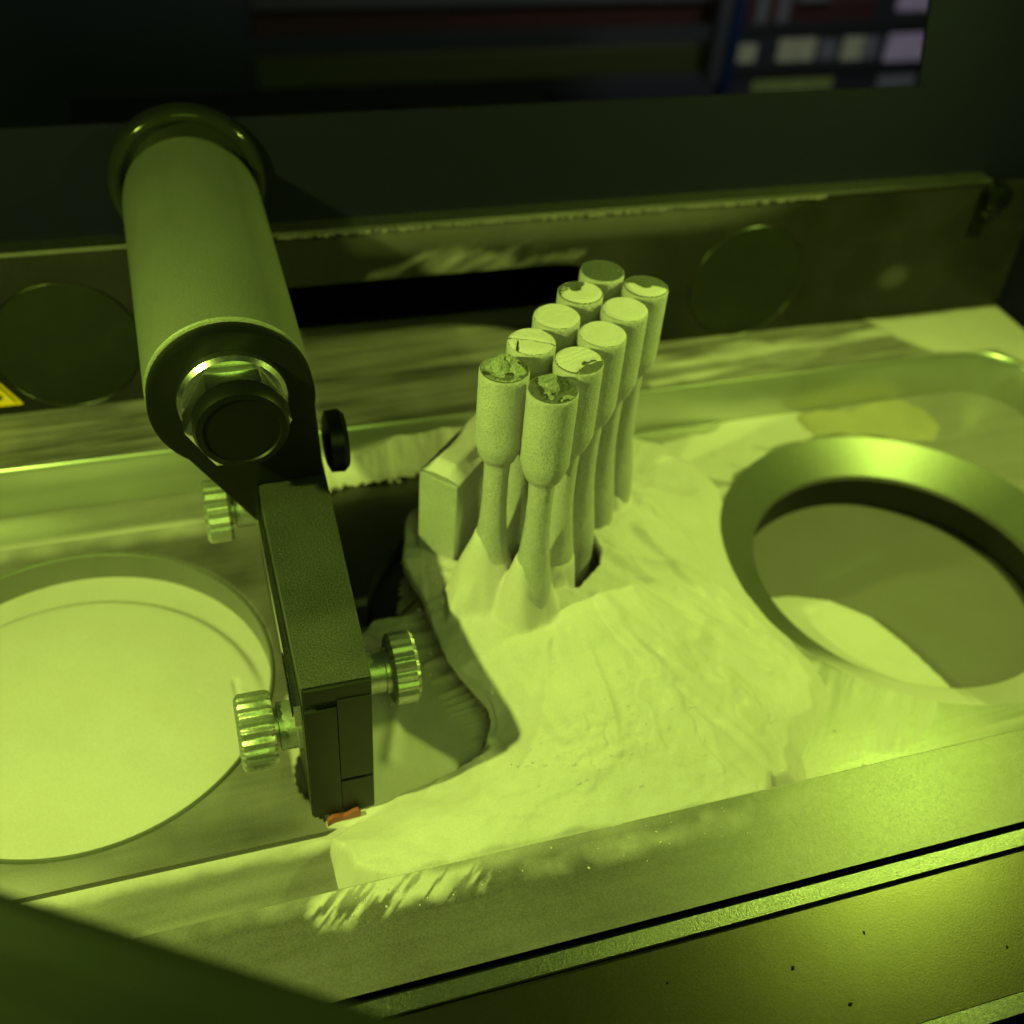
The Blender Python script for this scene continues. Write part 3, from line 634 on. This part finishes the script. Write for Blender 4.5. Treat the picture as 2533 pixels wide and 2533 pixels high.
# rectangular printed block beside the left row
blk = thing('printed_block', 'rectangular printed block left of the tensile bars, powder piled on its sloping top', 'printed block', (0.566, 2.09, 0))
bx = Vector((0.0806, -0.0865)); by = Vector((0.707, 0.707)) * 0.50; b0 = Vector((0.526, 2.136))
bm = bmesh.new(); q = [b0, b0 + bx, b0 + bx + by, b0 + by]
hexa(bm, [(p.x, p.y, -0.04) for p in q] + [(p.x, p.y, 0.49) for p in q]); bmesh.ops.subdivide_edges(bm, edges=bm.edges, cuts=6, use_grid_fill=True); bevel(bm, 0.002, 1, 40)
part('body', bm, M_sinter, blk)
nU, nV = 18, 70; V = []; F = []
for a in range(nU + 1):
    for c in range(nV + 1):
        u = a / nU; v = 0.02 + 0.96 * c / nV; p = b0 + bx * u + by * v
        n = float(fbm(np.array([p.x]), np.array([p.y]), 12, 4)[0])
        edge = min(u, 1 - u) * 0.118; z = 0.4915 + min(edge * 0.9, 0.03) * min(1, v * 12) * (0.9 + 0.25 * n)
        if u > 0.8 and v > 0.16: z = 0.4915 + 0.002 + (z - 0.4915) * max(0, 1 - (v - 0.16) * 9)
        V.append((p.x, p.y, z))
for a in range(nU):
    for c in range(nV): F.append((a * (nV + 1) + c, (a + 1) * (nV + 1) + c, (a + 1) * (nV + 1) + c + 1, a * (nV + 1) + c + 1))
me = bpy.data.meshes.new('powder_cap'); me.from_pydata(V, [], F); me.update()
o = link('powder_cap', me, M_powder, blk, True); o.matrix_parent_inverse = Matrix.Translation(-Vector(blk.location))

# ------------------------------------------------------------------ the big powder mound
MOUND = [(0.144, 1.40), (0.150, 1.247), (0.212, 1.207), (0.499, 1.206), (0.694, 1.200), (0.793, 1.192), (0.956, 1.197), (1.111, 1.210), (1.234, 1.238), (1.341, 1.28), (1.363, 1.349), (1.413, 1.397), (1.508, 1.464), (1.571, 1.563), (1.574, 1.662), (1.558, 1.728), (1.53, 1.843), (1.516, 1.958), (1.527, 2.074), (1.564, 2.217), (1.621, 2.337), (1.639, 2.43), (1.624, 2.506), (1.584, 2.597), (1.53, 2.70), (1.45, 2.76), (1.2, 2.765), (0.95, 2.765), (0.88, 2.62), (0.82, 2.50), (0.74, 2.40), (0.592, 2.341), (0.531, 2.317), (0.500, 2.262), (0.486, 2.20), (0.462, 2.12), (0.468, 2.05), (0.482, 1.99), (0.486, 1.895), (0.492, 1.83), (0.500, 1.76), (0.516, 1.70), (0.546, 1.62), (0.552, 1.58), (0.558, 1.53), (0.487, 1.515), (0.348, 1.490), (0.269, 1.470)]
LAYER = [(0.277, 2.030), (0.349, 2.048), (0.38, 2.083), (0.441, 2.086), (0.57, 2.081), (0.64, 1.777), (0.66, 1.50), (0.257, 1.40), (0.14, 1.45), (0.14, 1.60), (0.25, 1.75)]
CP = np.array([(.14, 1.25, .150), (.21, 1.235, .150), (.35, 1.22, .152), (.5, 1.215, .154), (.65, 1.21, .155), (.8, 1.2, .153), (.96, 1.205, .150), (1.15, 1.23, .11), (.14, 1.15, .13), (.5, 1.15, .13), (.9, 1.15, .13), (1.34, 1.29, .02),
    (1.39, 1.39, .005), (1.52, 1.48, .005), (1.57, 1.6, .005), (1.55, 1.73, .005), (1.52, 1.83, .005), (1.5, 1.95, .005), (1.52, 2.1, .005), (1.56, 2.25, .008), (1.6, 2.45, .01), (1.57, 2.6, .015), (1.44, 2.74, .03), (1.2, 2.76, .05), (1.0, 2.75, .05),
    (.75, 1.74, .28), (.86, 1.74, .265), (.65, 1.76, .25), (.95, 1.85, .262), (1.05, 1.93, .258), (1.17, 2.05, .25), (1.22, 2.17, .24), (1.15, 2.33, .20), (1.05, 2.42, .16), (.9, 2.45, .13),
    (.75, 1.5, .215), (.95, 1.5, .20), (1.2, 1.6, .12), (1.25, 1.9, .15), (1.38, 2.2, .09), (1.35, 2.5, .06), (.5, 1.36, .14), (.35, 1.36, .11), (.22, 1.36, .08), (.16, 1.44, .02),
    (.52, 2.28, .20), (.51, 2.2, .20), (.49, 2.05, .20), (.50, 1.9, .195), (.51, 1.8, .18), (.54, 1.68, .155), (.58, 1.55, .09), (.62, 1.95, .235), (.62, 1.62, .165), (.7, 1.6, .19), (.27, 1.47, .015), (.4, 1.5, .03), (.49, 1.53, .04), (1.38, 1.7, .06), (1.05, 1.35, .15), (1.25, 1.42, .08)])
def rbf(CP):
    P = CP[:, :2]; d = np.sqrt(((P[:, None] - P[None]) ** 2).sum(2)); A = d + np.eye(len(P)) * 0.004
    return np.linalg.solve(A, CP[:, 2] - 0.1)
RW = rbf(CP)
def rbf_eval(X, Y):
    Z = np.full(X.shape, 0.1)
    for (px, py, _), w in zip(CP, RW): Z += w * np.sqrt((X - px) ** 2 + (Y - py) ** 2 + 0.0004)
    return Z
PIT = [(0.89, 2.10), (0.95, 2.12), (0.995, 2.06), (1.005, 1.965), (0.978, 1.905), (0.890, 1.838), (0.82, 1.850), (0.80, 1.93), (0.85, 2.02)]
def seg_dist(X, Y, a, b):
    ex, ey = b[0] - a[0], b[1] - a[1]; t = np.clip(((X - a[0]) * ex + (Y - a[1]) * ey) / (ex * ex + ey * ey), 0, 1)
    return np.hypot(X - a[0] - t * ex, Y - a[1] - t * ey)
def mound_d(X, Y):
    return sdist(X, Y, MOUND) + (fbm(X, Y, 16, 4, 21) - 0.5) * 0.014 * sm(0.62, 0.75, X) + (fbm(X, Y, 9, 3, 21) - 0.5) * 0.006
def mound_z(X, Y):
    Z = rbf_eval(X, Y)
    # soft relief: slump ridges running down from the specimens, clods, fine pitting
    cx, cy = 0.85, 1.9; ang = np.arctan2(Y - cy, X - cx); rad = np.hypot(X - cx, Y - cy)
    rdg = 1 - np.abs(2 * fbm(ang * 2.0 + 10, rad * 0.9, 2.4, 2, 2) - 1) ** 0.8; Z += 0.016 * (rdg - 0.75) * sm(0.10, 0.35, rad) * sm(1.30, 1.45, Y)
    rd2 = 1 - np.abs(2 * fbm(X, Y, 5, 2, 44) - 1); Z += 0.018 * (rd2 - 0.7) + 0.007 * (fbm(X, Y, 18, 3, 51) - 0.5)
    chip = sm(0.60, 0.63, fbm(X, Y, 7, 3, 61)); Z += 0.0035 * chip
    Z += 0.012 * (fbm(X, Y, 9, 3, 11) - 0.5) + 0.0035 * (fbm(X, Y, 40, 3, 5) - 0.5)
    for (a, b, h, w) in (((0.93, 1.78), (1.00, 1.58), 0.016, 0.035), ((1.00, 1.62), (1.22, 1.36), 0.012, 0.030), ((0.80, 1.72), (0.80, 1.55), 0.012, 0.035), ((1.14, 2.02), (1.30, 1.88), 0.016, 0.03), ((1.2, 2.16), (1.40, 2.02), 0.014, 0.035), ((1.04, 1.92), (1.25, 1.76), 0.012, 0.035), ((0.66, 1.62), (0.70, 1.48), 0.008, 0.02)):
        d = seg_dist(X, Y, a, b) * (1 + 0.5 * (fbm(X, Y, 12, 2, 3) - 0.5))
        sd_ = (((b[0] - a[0]) * (Y - a[1]) - (b[1] - a[1]) * (X - a[0])) / math.hypot(b[0] - a[0], b[1] - a[1])) / w
        Z += h * 0.9 * np.exp(-(d / w) ** 2) * (np.tanh(sd_ * 1.5) + 0.25)
    # crumbly area in front
    cr = np.exp(-(((X - 0.80) / 0.16) ** 2 + ((Y - 1.40) / 0.07) ** 2)); Z += cr * 0.012 * (fbm(X, Y, 70, 3, 9) - 0.5) - cr * 0.006 * (fbm(X, Y, 45, 2, 19) > 0.66)
    cr = np.exp(-(((X - 0.5) / 0.25) ** 2 + ((Y - 1.27) / 0.04) ** 2)); Z += cr * 0.006 * (fbm(X, Y, 50, 3, 29) - 0.5)
    # edge profile: steep on the recoater side, soft elsewhere
    wob = (fbm(X, Y, 16, 4, 21) - 0.5)
    d = mound_d(X, Y)
    slope = 14.0 - 12.4 * sm(0.70, 1.05, X) - 0.9 * sm(1.2, 1.4, X); slope = slope * (1 - sm(1.40, 1.33, Y) * (X < 1.25)) + sm(1.40, 1.33, Y) * (X < 1.25) * (3.0 - 1.8 * sm(0.18, 0.30, X))
    fx = sm(0.14, 0.26, X) * sm(1.25, 1.15, X) * sm(1.40, 1.33, Y); base = -0.02 + 0.155 * fx
    top = base + d * slope + 0.004
    Zm = np.maximum(np.minimum(Z, top), -0.08)
    # thin spread layer in the shade of the arm
    dl = sdist(X, Y, LAYER) + wob * 0.012
    Zl = 0.012 + 0.010 * fbm(X, Y, 7, 3, 31) + 0.012 * np.exp(-(seg_dist(X, Y, (0.33, 1.60), (0.47, 1.98)) / 0.02) ** 2) + 0.012 * fbm(X, Y, 40, 3, 6) * sm(1.93, 2.03, Y)
    Zl = np.maximum(np.minimum(Zl, dl * 2 - 0.01), -0.08)
    Z = np.maximum(Zm, Zl)
    # emptied pockets round the parts
    def band(c, s0, s1, w, depth):
        nonlocal Z
        cc = (X - Y); ss = (X + Y); dd = np.minimum(np.minimum(w - np.abs(cc - c) / 1.414, (ss - s0) / 1.414), (s1 - ss) / 1.414) + 0.01 * wob
        Z = np.where(dd > 0, np.minimum(Z, np.maximum(depth, 0.24 - dd * 9)), Z)
    band(-1.158, 2.66, 3.55, 0.040, -0.03)
    band(-1.385, 2.66, 3.40, 0.048, -0.03)
    band(-1.25, 2.80, 3.42, 0.05, 0.02)
    # cones of powder clinging to the feet
    for (i, j, h, k) in ((4, 1, 0.435, 2.9), (4, 0, 0.455, 2.9), (2, 1, 0.36, 3.2), (1, 1, 0.36, 3.0), (0, 1, 0.36, 2.6)):
        p = O0 + U * i + Vv * j; r = np.hypot(X - p.x + 0.008, Y - p.y - 0.002) * (1 + 0.30 * (fbm(X, Y, 20, 2, i) - 0.5))
        Z = np.maximum(Z, h - k * np.maximum(r - 0.034, 0) ** 0.9 * 0.86)
    pd = sdist(X, Y, PIT) + 0.006 * wob
    Z = np.where(pd > 0, np.minimum(Z, np.maximum(0.27 - 12 * pd, -0.02)), Z)
    p = O0 + U * 3 + Vv; r = np.hypot(X - p.x, Y - p.y) * (1 + 0.2 * (fbm(X, Y, 22, 2, 9) - 0.5)); Z = np.maximum(Z, 0.345 - 9 * np.maximum(r - 0.058, 0))
    # shallow scoop just in front of the nearest foot
    d = np.hypot((X - 0.765) / 0.06, (Y - 1.745) / 0.035); Z = Z - 0.03 * np.exp(-d ** 2 * 1.2)
    return Z
def undercut(V):
    # the brushed-away side hangs over: lower points of that face lie further in
    x, y, z = V[:, 0], V[:, 1], V[:, 2]; d = mound_d(x, y)
    w = sm(-0.002, 0.001, d) * sm(0.05, 0.03, d) * sm(0.66, 0.60, x) * sm(1.54, 1.62, y) * sm(2.40, 2.32, y)
    lift = np.maximum(0, 0.165 - z) * w; pd = sdist(x, y, PIT); wp = sm(-0.002, 0.002, pd) * sm(0.92, 0.94, x) * (z > -0.015) * sm(0.05, 0.03, pd)
    V = V.copy(); V[:, 0] += 0.60 * lift + 0.45 * np.maximum(0, 0.25 - z) * wp; return V
o = grid_sheet('powder_mound', 0.02, 1.68, 1.12, 2.77, 0.0055, M_powder, to3d=undercut, zf=mound_z, keep=lambda X, Y: (mound_z(X, Y) > -0.075), circles=((RH[0], RH[1], 0.617),), smooth=True)
tag(o, 'large mound of pale metal powder heaped round the printed parts and over the tray rim', 'metal powder')
# bank of crumbly powder against the back wall of the tray
def bank_z(X, Y):
    e = 2.700 + 0.03 * (fbm(X, Y * 0, 9, 4, 3) - 0.5) - 0.05 * sm(0.46, 0.36, X) * (fbm(X, Y * 0, 25, 2, 8) - 0.3) 
    d = Y - e; h = 0.05 + 0.09 * sm(0.4, 0.75, X)
    z = -0.02 + np.minimum(d * 3.0, 0.02 + d * 1.25) + 0.008 * (fbm(X, Y, 40, 3) - 0.5)
    return np.where(d > 0, np.minimum(z, h), -1)
o = grid_sheet('powder_bank', 0.27, 0.98, 2.64, 2.785, 0.005, M_powder, zf=bank_z, keep=lambda X, Y: bank_z(X, Y) > -0.5, smooth=True)
tag(o, 'crumbly strip of powder caked along the rear tray wall behind the dark gap', 'metal powder')
TBs = TB
def tan_z(X, Y):
    d = sdist(X, Y, TB) + 0.07 * (fbm(X, Y, 11, 4, 2) - 0.5)
    return np.where(d > -0.02, np.minimum(-0.0195 + d * 0.5, -0.012 + 0.004 * fbm(X, Y, 30, 3)), -0.03)
o = grid_sheet('tan_powder_patch', 2.05, 2.68, 2.45, 2.80, 0.006, powder('tan_powder', 0.40, 0.4), zf=tan_z, keep=lambda X, Y: (tan_z(X, Y) > -0.028) & (np.hypot(X - RH[0], Y - RH[1]) > 0.615) & (Y < 2.77), smooth=True)
m_ = o.data.materials[0]
for n_ in m_.node_tree.nodes:
    if n_.type == 'VALTORGB' and n_.color_ramp.elements[0].color[2] > 0.45 and n_.color_ramp.elements[0].color[0] < 0.5:
        n_.color_ramp.elements[0].color = (0.40, 0.34, 0.30, 1); n_.color_ramp.elements[1].color = (0.46, 0.40, 0.35, 1)
tag(o, 'thin yellowish powder patch on the tray behind the right-hand opening', 'metal powder')
# loose clods near the arm foot and between the parts
rr = random.Random(8)
def clod(x, y, z, r, label, par=None):
    bm = bmesh.new(); bmesh.ops.create_icosphere(bm, subdivisions=3, radius=r)
    for v in bm.verts:
        n = float(fbm(np.array([v.co.x * 30 + x * 50]), np.array([v.co.y * 30 + v.co.z * 20]), 1.0, 3)[0]); v.co *= 0.75 + 0.6 * n
    bmesh.ops.scale(bm, vec=(1.2, 1, 0.7), verts=bm.verts)
    o = obj('powder_clod', bm, M_powder, None, True); o.location = (x, y, z); tag(o, label, 'powder clod'); return o
clod(0.872, 2.20, 0.19, 0.045, 'hanging lump of caked powder seen between the two nearest bars')
clod(0.335, 1.985, 0.02, 0.035, 'small crumbled clod beside the right-hand knob of the arm')
clod(0.655, 1.93, 0.235, 0.035, 'wedge-shaped powder clod at the foot of the block')

# crumbs of caked powder that broke off along the edges
bm = bmesh.new(); rc = random.Random(21)
def crumb(x, y, z, r):
    m = Matrix.Translation((x, y, z)) @ Matrix.Rotation(rc.random() * 6, 4, 'Z') @ Matrix.Diagonal((r * rc.uniform(.8, 1.5), r, r * rc.uniform(.4, .8), 1))
    g = bmesh.ops.create_icosphere(bm, subdivisions=1, radius=1, matrix=m)
    for v in g['verts']: v.co += Vector((rc.uniform(-1, 1), rc.uniform(-1, 1), rc.uniform(-1, 1))) * r * 0.25
def ground(x, y): return float(mound_z(np.array([[x]]), np.array([[y]]))[0, 0])
for k in range(60):
    x, y = rc.gauss(0.80, 0.13), rc.gauss(1.40, 0.06); crumb(x, y, max(ground(x, y), 0.15), rc.uniform(0.0015, 0.0045))
for k in range(50):
    x, y = rc.uniform(0.3, 0.56), rc.uniform(1.72, 2.04); crumb(x, y, max(ground(x, y), 0.0), rc.uniform(0.002, 0.008))
for k in range(26):
    x = rc.uniform(0.36, 0.95); crumb(x, 2.70 + rc.gauss(0, 0.010), -0.016, rc.uniform(0.002, 0.007))
for k in range(14):
    x, y = rc.uniform(1.25, 1.55), rc.uniform(1.27, 1.50); crumb(x, y, max(ground(x, y), -0.018), rc.uniform(0.0015, 0.005))
for k in range(40):
    x, y = rc.uniform(0.15, 1.2), rc.uniform(1.10, 1.195); crumb(x, y, 0.151, rc.uniform(0.001, 0.003))
for k in range(40):
    x, y = rc.uniform(0.5, 0.62), rc.uniform(1.6, 2.3); crumb(x, y, max(ground(x, y), 0.0), rc.uniform(0.002, 0.006))
tag(obj('powder_crumbs', bm, M_powder), 'scattered crumbs of caked powder along the mound and tray edges', 'powder crumbs', kind='stuff')

# ------------------------------------------------------------------ dark latch at the far right, foreground window frame
lt = thing('wall_latch', 'small dark latch with a bright tip at the right end of the ledge', 'latch', (2.9, 3.02, 0.66))
bm = lathe([(0.045, -0.05), (0.05, -0.04), (0.05, 0.0), (0.03, 0.01)], 24, 'Y', (0.02, 0, 0.0)); auto_smooth(obj('knob', bm, M_dark, lt), 30)
bm = bmesh.new(); box(bm, -0.03, 0.03, -0.02, 0.01, -0.065, -0.045); bevel(bm, 0.004); obj('tip', bm, M_steel, lt)
fr = thing('window_frame', 'blurred dark frame of the inspection window close to the camera, lower left', 'window frame', (-0.1, 0.5, 1.15))
# bar running from lower right to upper left just above and in front of the view
A = Vector((-0.72, 0.992, 1.2)); B = Vector((0.40, 0.277, 1.2))
dirv = (B - A).normalized(); side = Vector((dirv.y, -dirv.x, 0)).normalized()
bm = bmesh.new(); sec = [(0.0, 0.0), (0.02, 0.012), (0.06, 0.016), (0.10, 0.0), (0.40, -0.10), (0.40, -0.25), (0.03, -0.06), (0.0, -0.03)]
def ringp(P): return [bm.verts.new((P.x + side.x * s, P.y + side.y * s, P.z + h)) for s, h in sec]
ra, rb = ringp(A), ringp(B)
for i in range(len(sec)): bm.faces.new((ra[i], ra[(i + 1) % len(sec)], rb[(i + 1) % len(sec)], rb[i]))
bm.faces.new(list(reversed(ra))); bm.faces.new(rb); bmesh.ops.recalc_face_normals(bm, faces=bm.faces)
part('frame_bar', bm, plain('frame_rubber', (0.012, 0.014, 0.012), 0.45, bstr=0.05), fr)

# ------------------------------------------------------------------ window-glass reflections, built as an added dim room behind the chamber
RY = 14.0
def rx(x): return x * 2.545      # scaled about the camera, so the stand-in sits further back and blurs
def rz(z): return 2.313 + (z - 2.313) * 2.545
tag(boxo('reflection_backdrop', (-14, 30, 17, 17.2, -9, 6), plain('dim_backdrop', (0.11, 0.13, 0.13), 0.8), bev=0), kind='structure')  # made-up backdrop, its grey imitates the haze of the glass
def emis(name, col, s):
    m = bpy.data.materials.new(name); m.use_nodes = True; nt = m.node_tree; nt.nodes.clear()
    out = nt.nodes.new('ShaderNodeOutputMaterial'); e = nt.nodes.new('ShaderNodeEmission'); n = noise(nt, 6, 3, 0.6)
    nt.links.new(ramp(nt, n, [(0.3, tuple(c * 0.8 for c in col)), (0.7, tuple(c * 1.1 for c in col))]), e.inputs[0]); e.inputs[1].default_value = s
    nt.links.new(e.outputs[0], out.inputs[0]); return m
win = thing('reflected_window', 'blurred reflection of lit window panes with dark bars, upper right', 'window', (rx(3.8), RY, rz(0.3)))
M_lav = emis('lavender_reflection', (0.085, 0.075, 0.10), 1.0); M_cream = emis('cream_reflection', (0.075, 0.082, 0.05), 1.0)  # glowing panes imitate the reflection in the window glass
M_dim = emis('dim_reflection', (0.026, 0.03, 0.03), 1.0); M_green = emis('green_reflection', (0.035, 0.05, 0.012), 1.0)
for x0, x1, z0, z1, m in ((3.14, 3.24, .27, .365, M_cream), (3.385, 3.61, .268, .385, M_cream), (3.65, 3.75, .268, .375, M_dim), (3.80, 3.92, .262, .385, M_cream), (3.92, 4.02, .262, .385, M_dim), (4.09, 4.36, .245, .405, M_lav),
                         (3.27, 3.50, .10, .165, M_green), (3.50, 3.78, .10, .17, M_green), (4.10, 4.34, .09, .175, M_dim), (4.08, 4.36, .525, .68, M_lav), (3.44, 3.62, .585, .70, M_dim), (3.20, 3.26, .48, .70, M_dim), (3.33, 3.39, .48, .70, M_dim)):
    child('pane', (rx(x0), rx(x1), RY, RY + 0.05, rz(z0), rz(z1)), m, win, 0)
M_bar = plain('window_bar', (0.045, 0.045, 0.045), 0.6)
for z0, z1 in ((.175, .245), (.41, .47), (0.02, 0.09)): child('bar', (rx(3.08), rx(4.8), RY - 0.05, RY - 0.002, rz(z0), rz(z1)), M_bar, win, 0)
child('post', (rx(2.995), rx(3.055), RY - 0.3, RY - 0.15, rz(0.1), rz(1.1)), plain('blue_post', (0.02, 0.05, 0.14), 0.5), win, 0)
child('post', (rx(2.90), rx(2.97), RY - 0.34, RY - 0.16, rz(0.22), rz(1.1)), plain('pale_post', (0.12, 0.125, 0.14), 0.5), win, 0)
tag(boxo('reflected_beam', (rx(0.5), rx(2.89), RY, RY + 0.3, rz(0.60), rz(1.2)), plain('lilac_wall', (0.16, 0.16, 0.17), 0.6), bev=0), 'blurred reflection of a grey horizontal beam at the very top of the view', 'beam')
tag(boxo('reflected_beam', (rx(0.5), rx(3.95), RY + 0.06, RY + 0.3, rz(0.475), rz(0.575)), plain('red_beam', (0.11, 0.045, 0.038), 0.6), bev=0), 'blurred reflection of a dull red horizontal beam', 'beam')
tag(boxo('reflected_rail', (rx(0.5), rx(2.96), RY - 0.06, RY + 0.1, rz(0.24), rz(0.372)), plain('olive_rail', (0.10, 0.13, 0.035), 0.6), bev=0), 'blurred reflection of an olive horizontal rail below the red beam', 'rail')
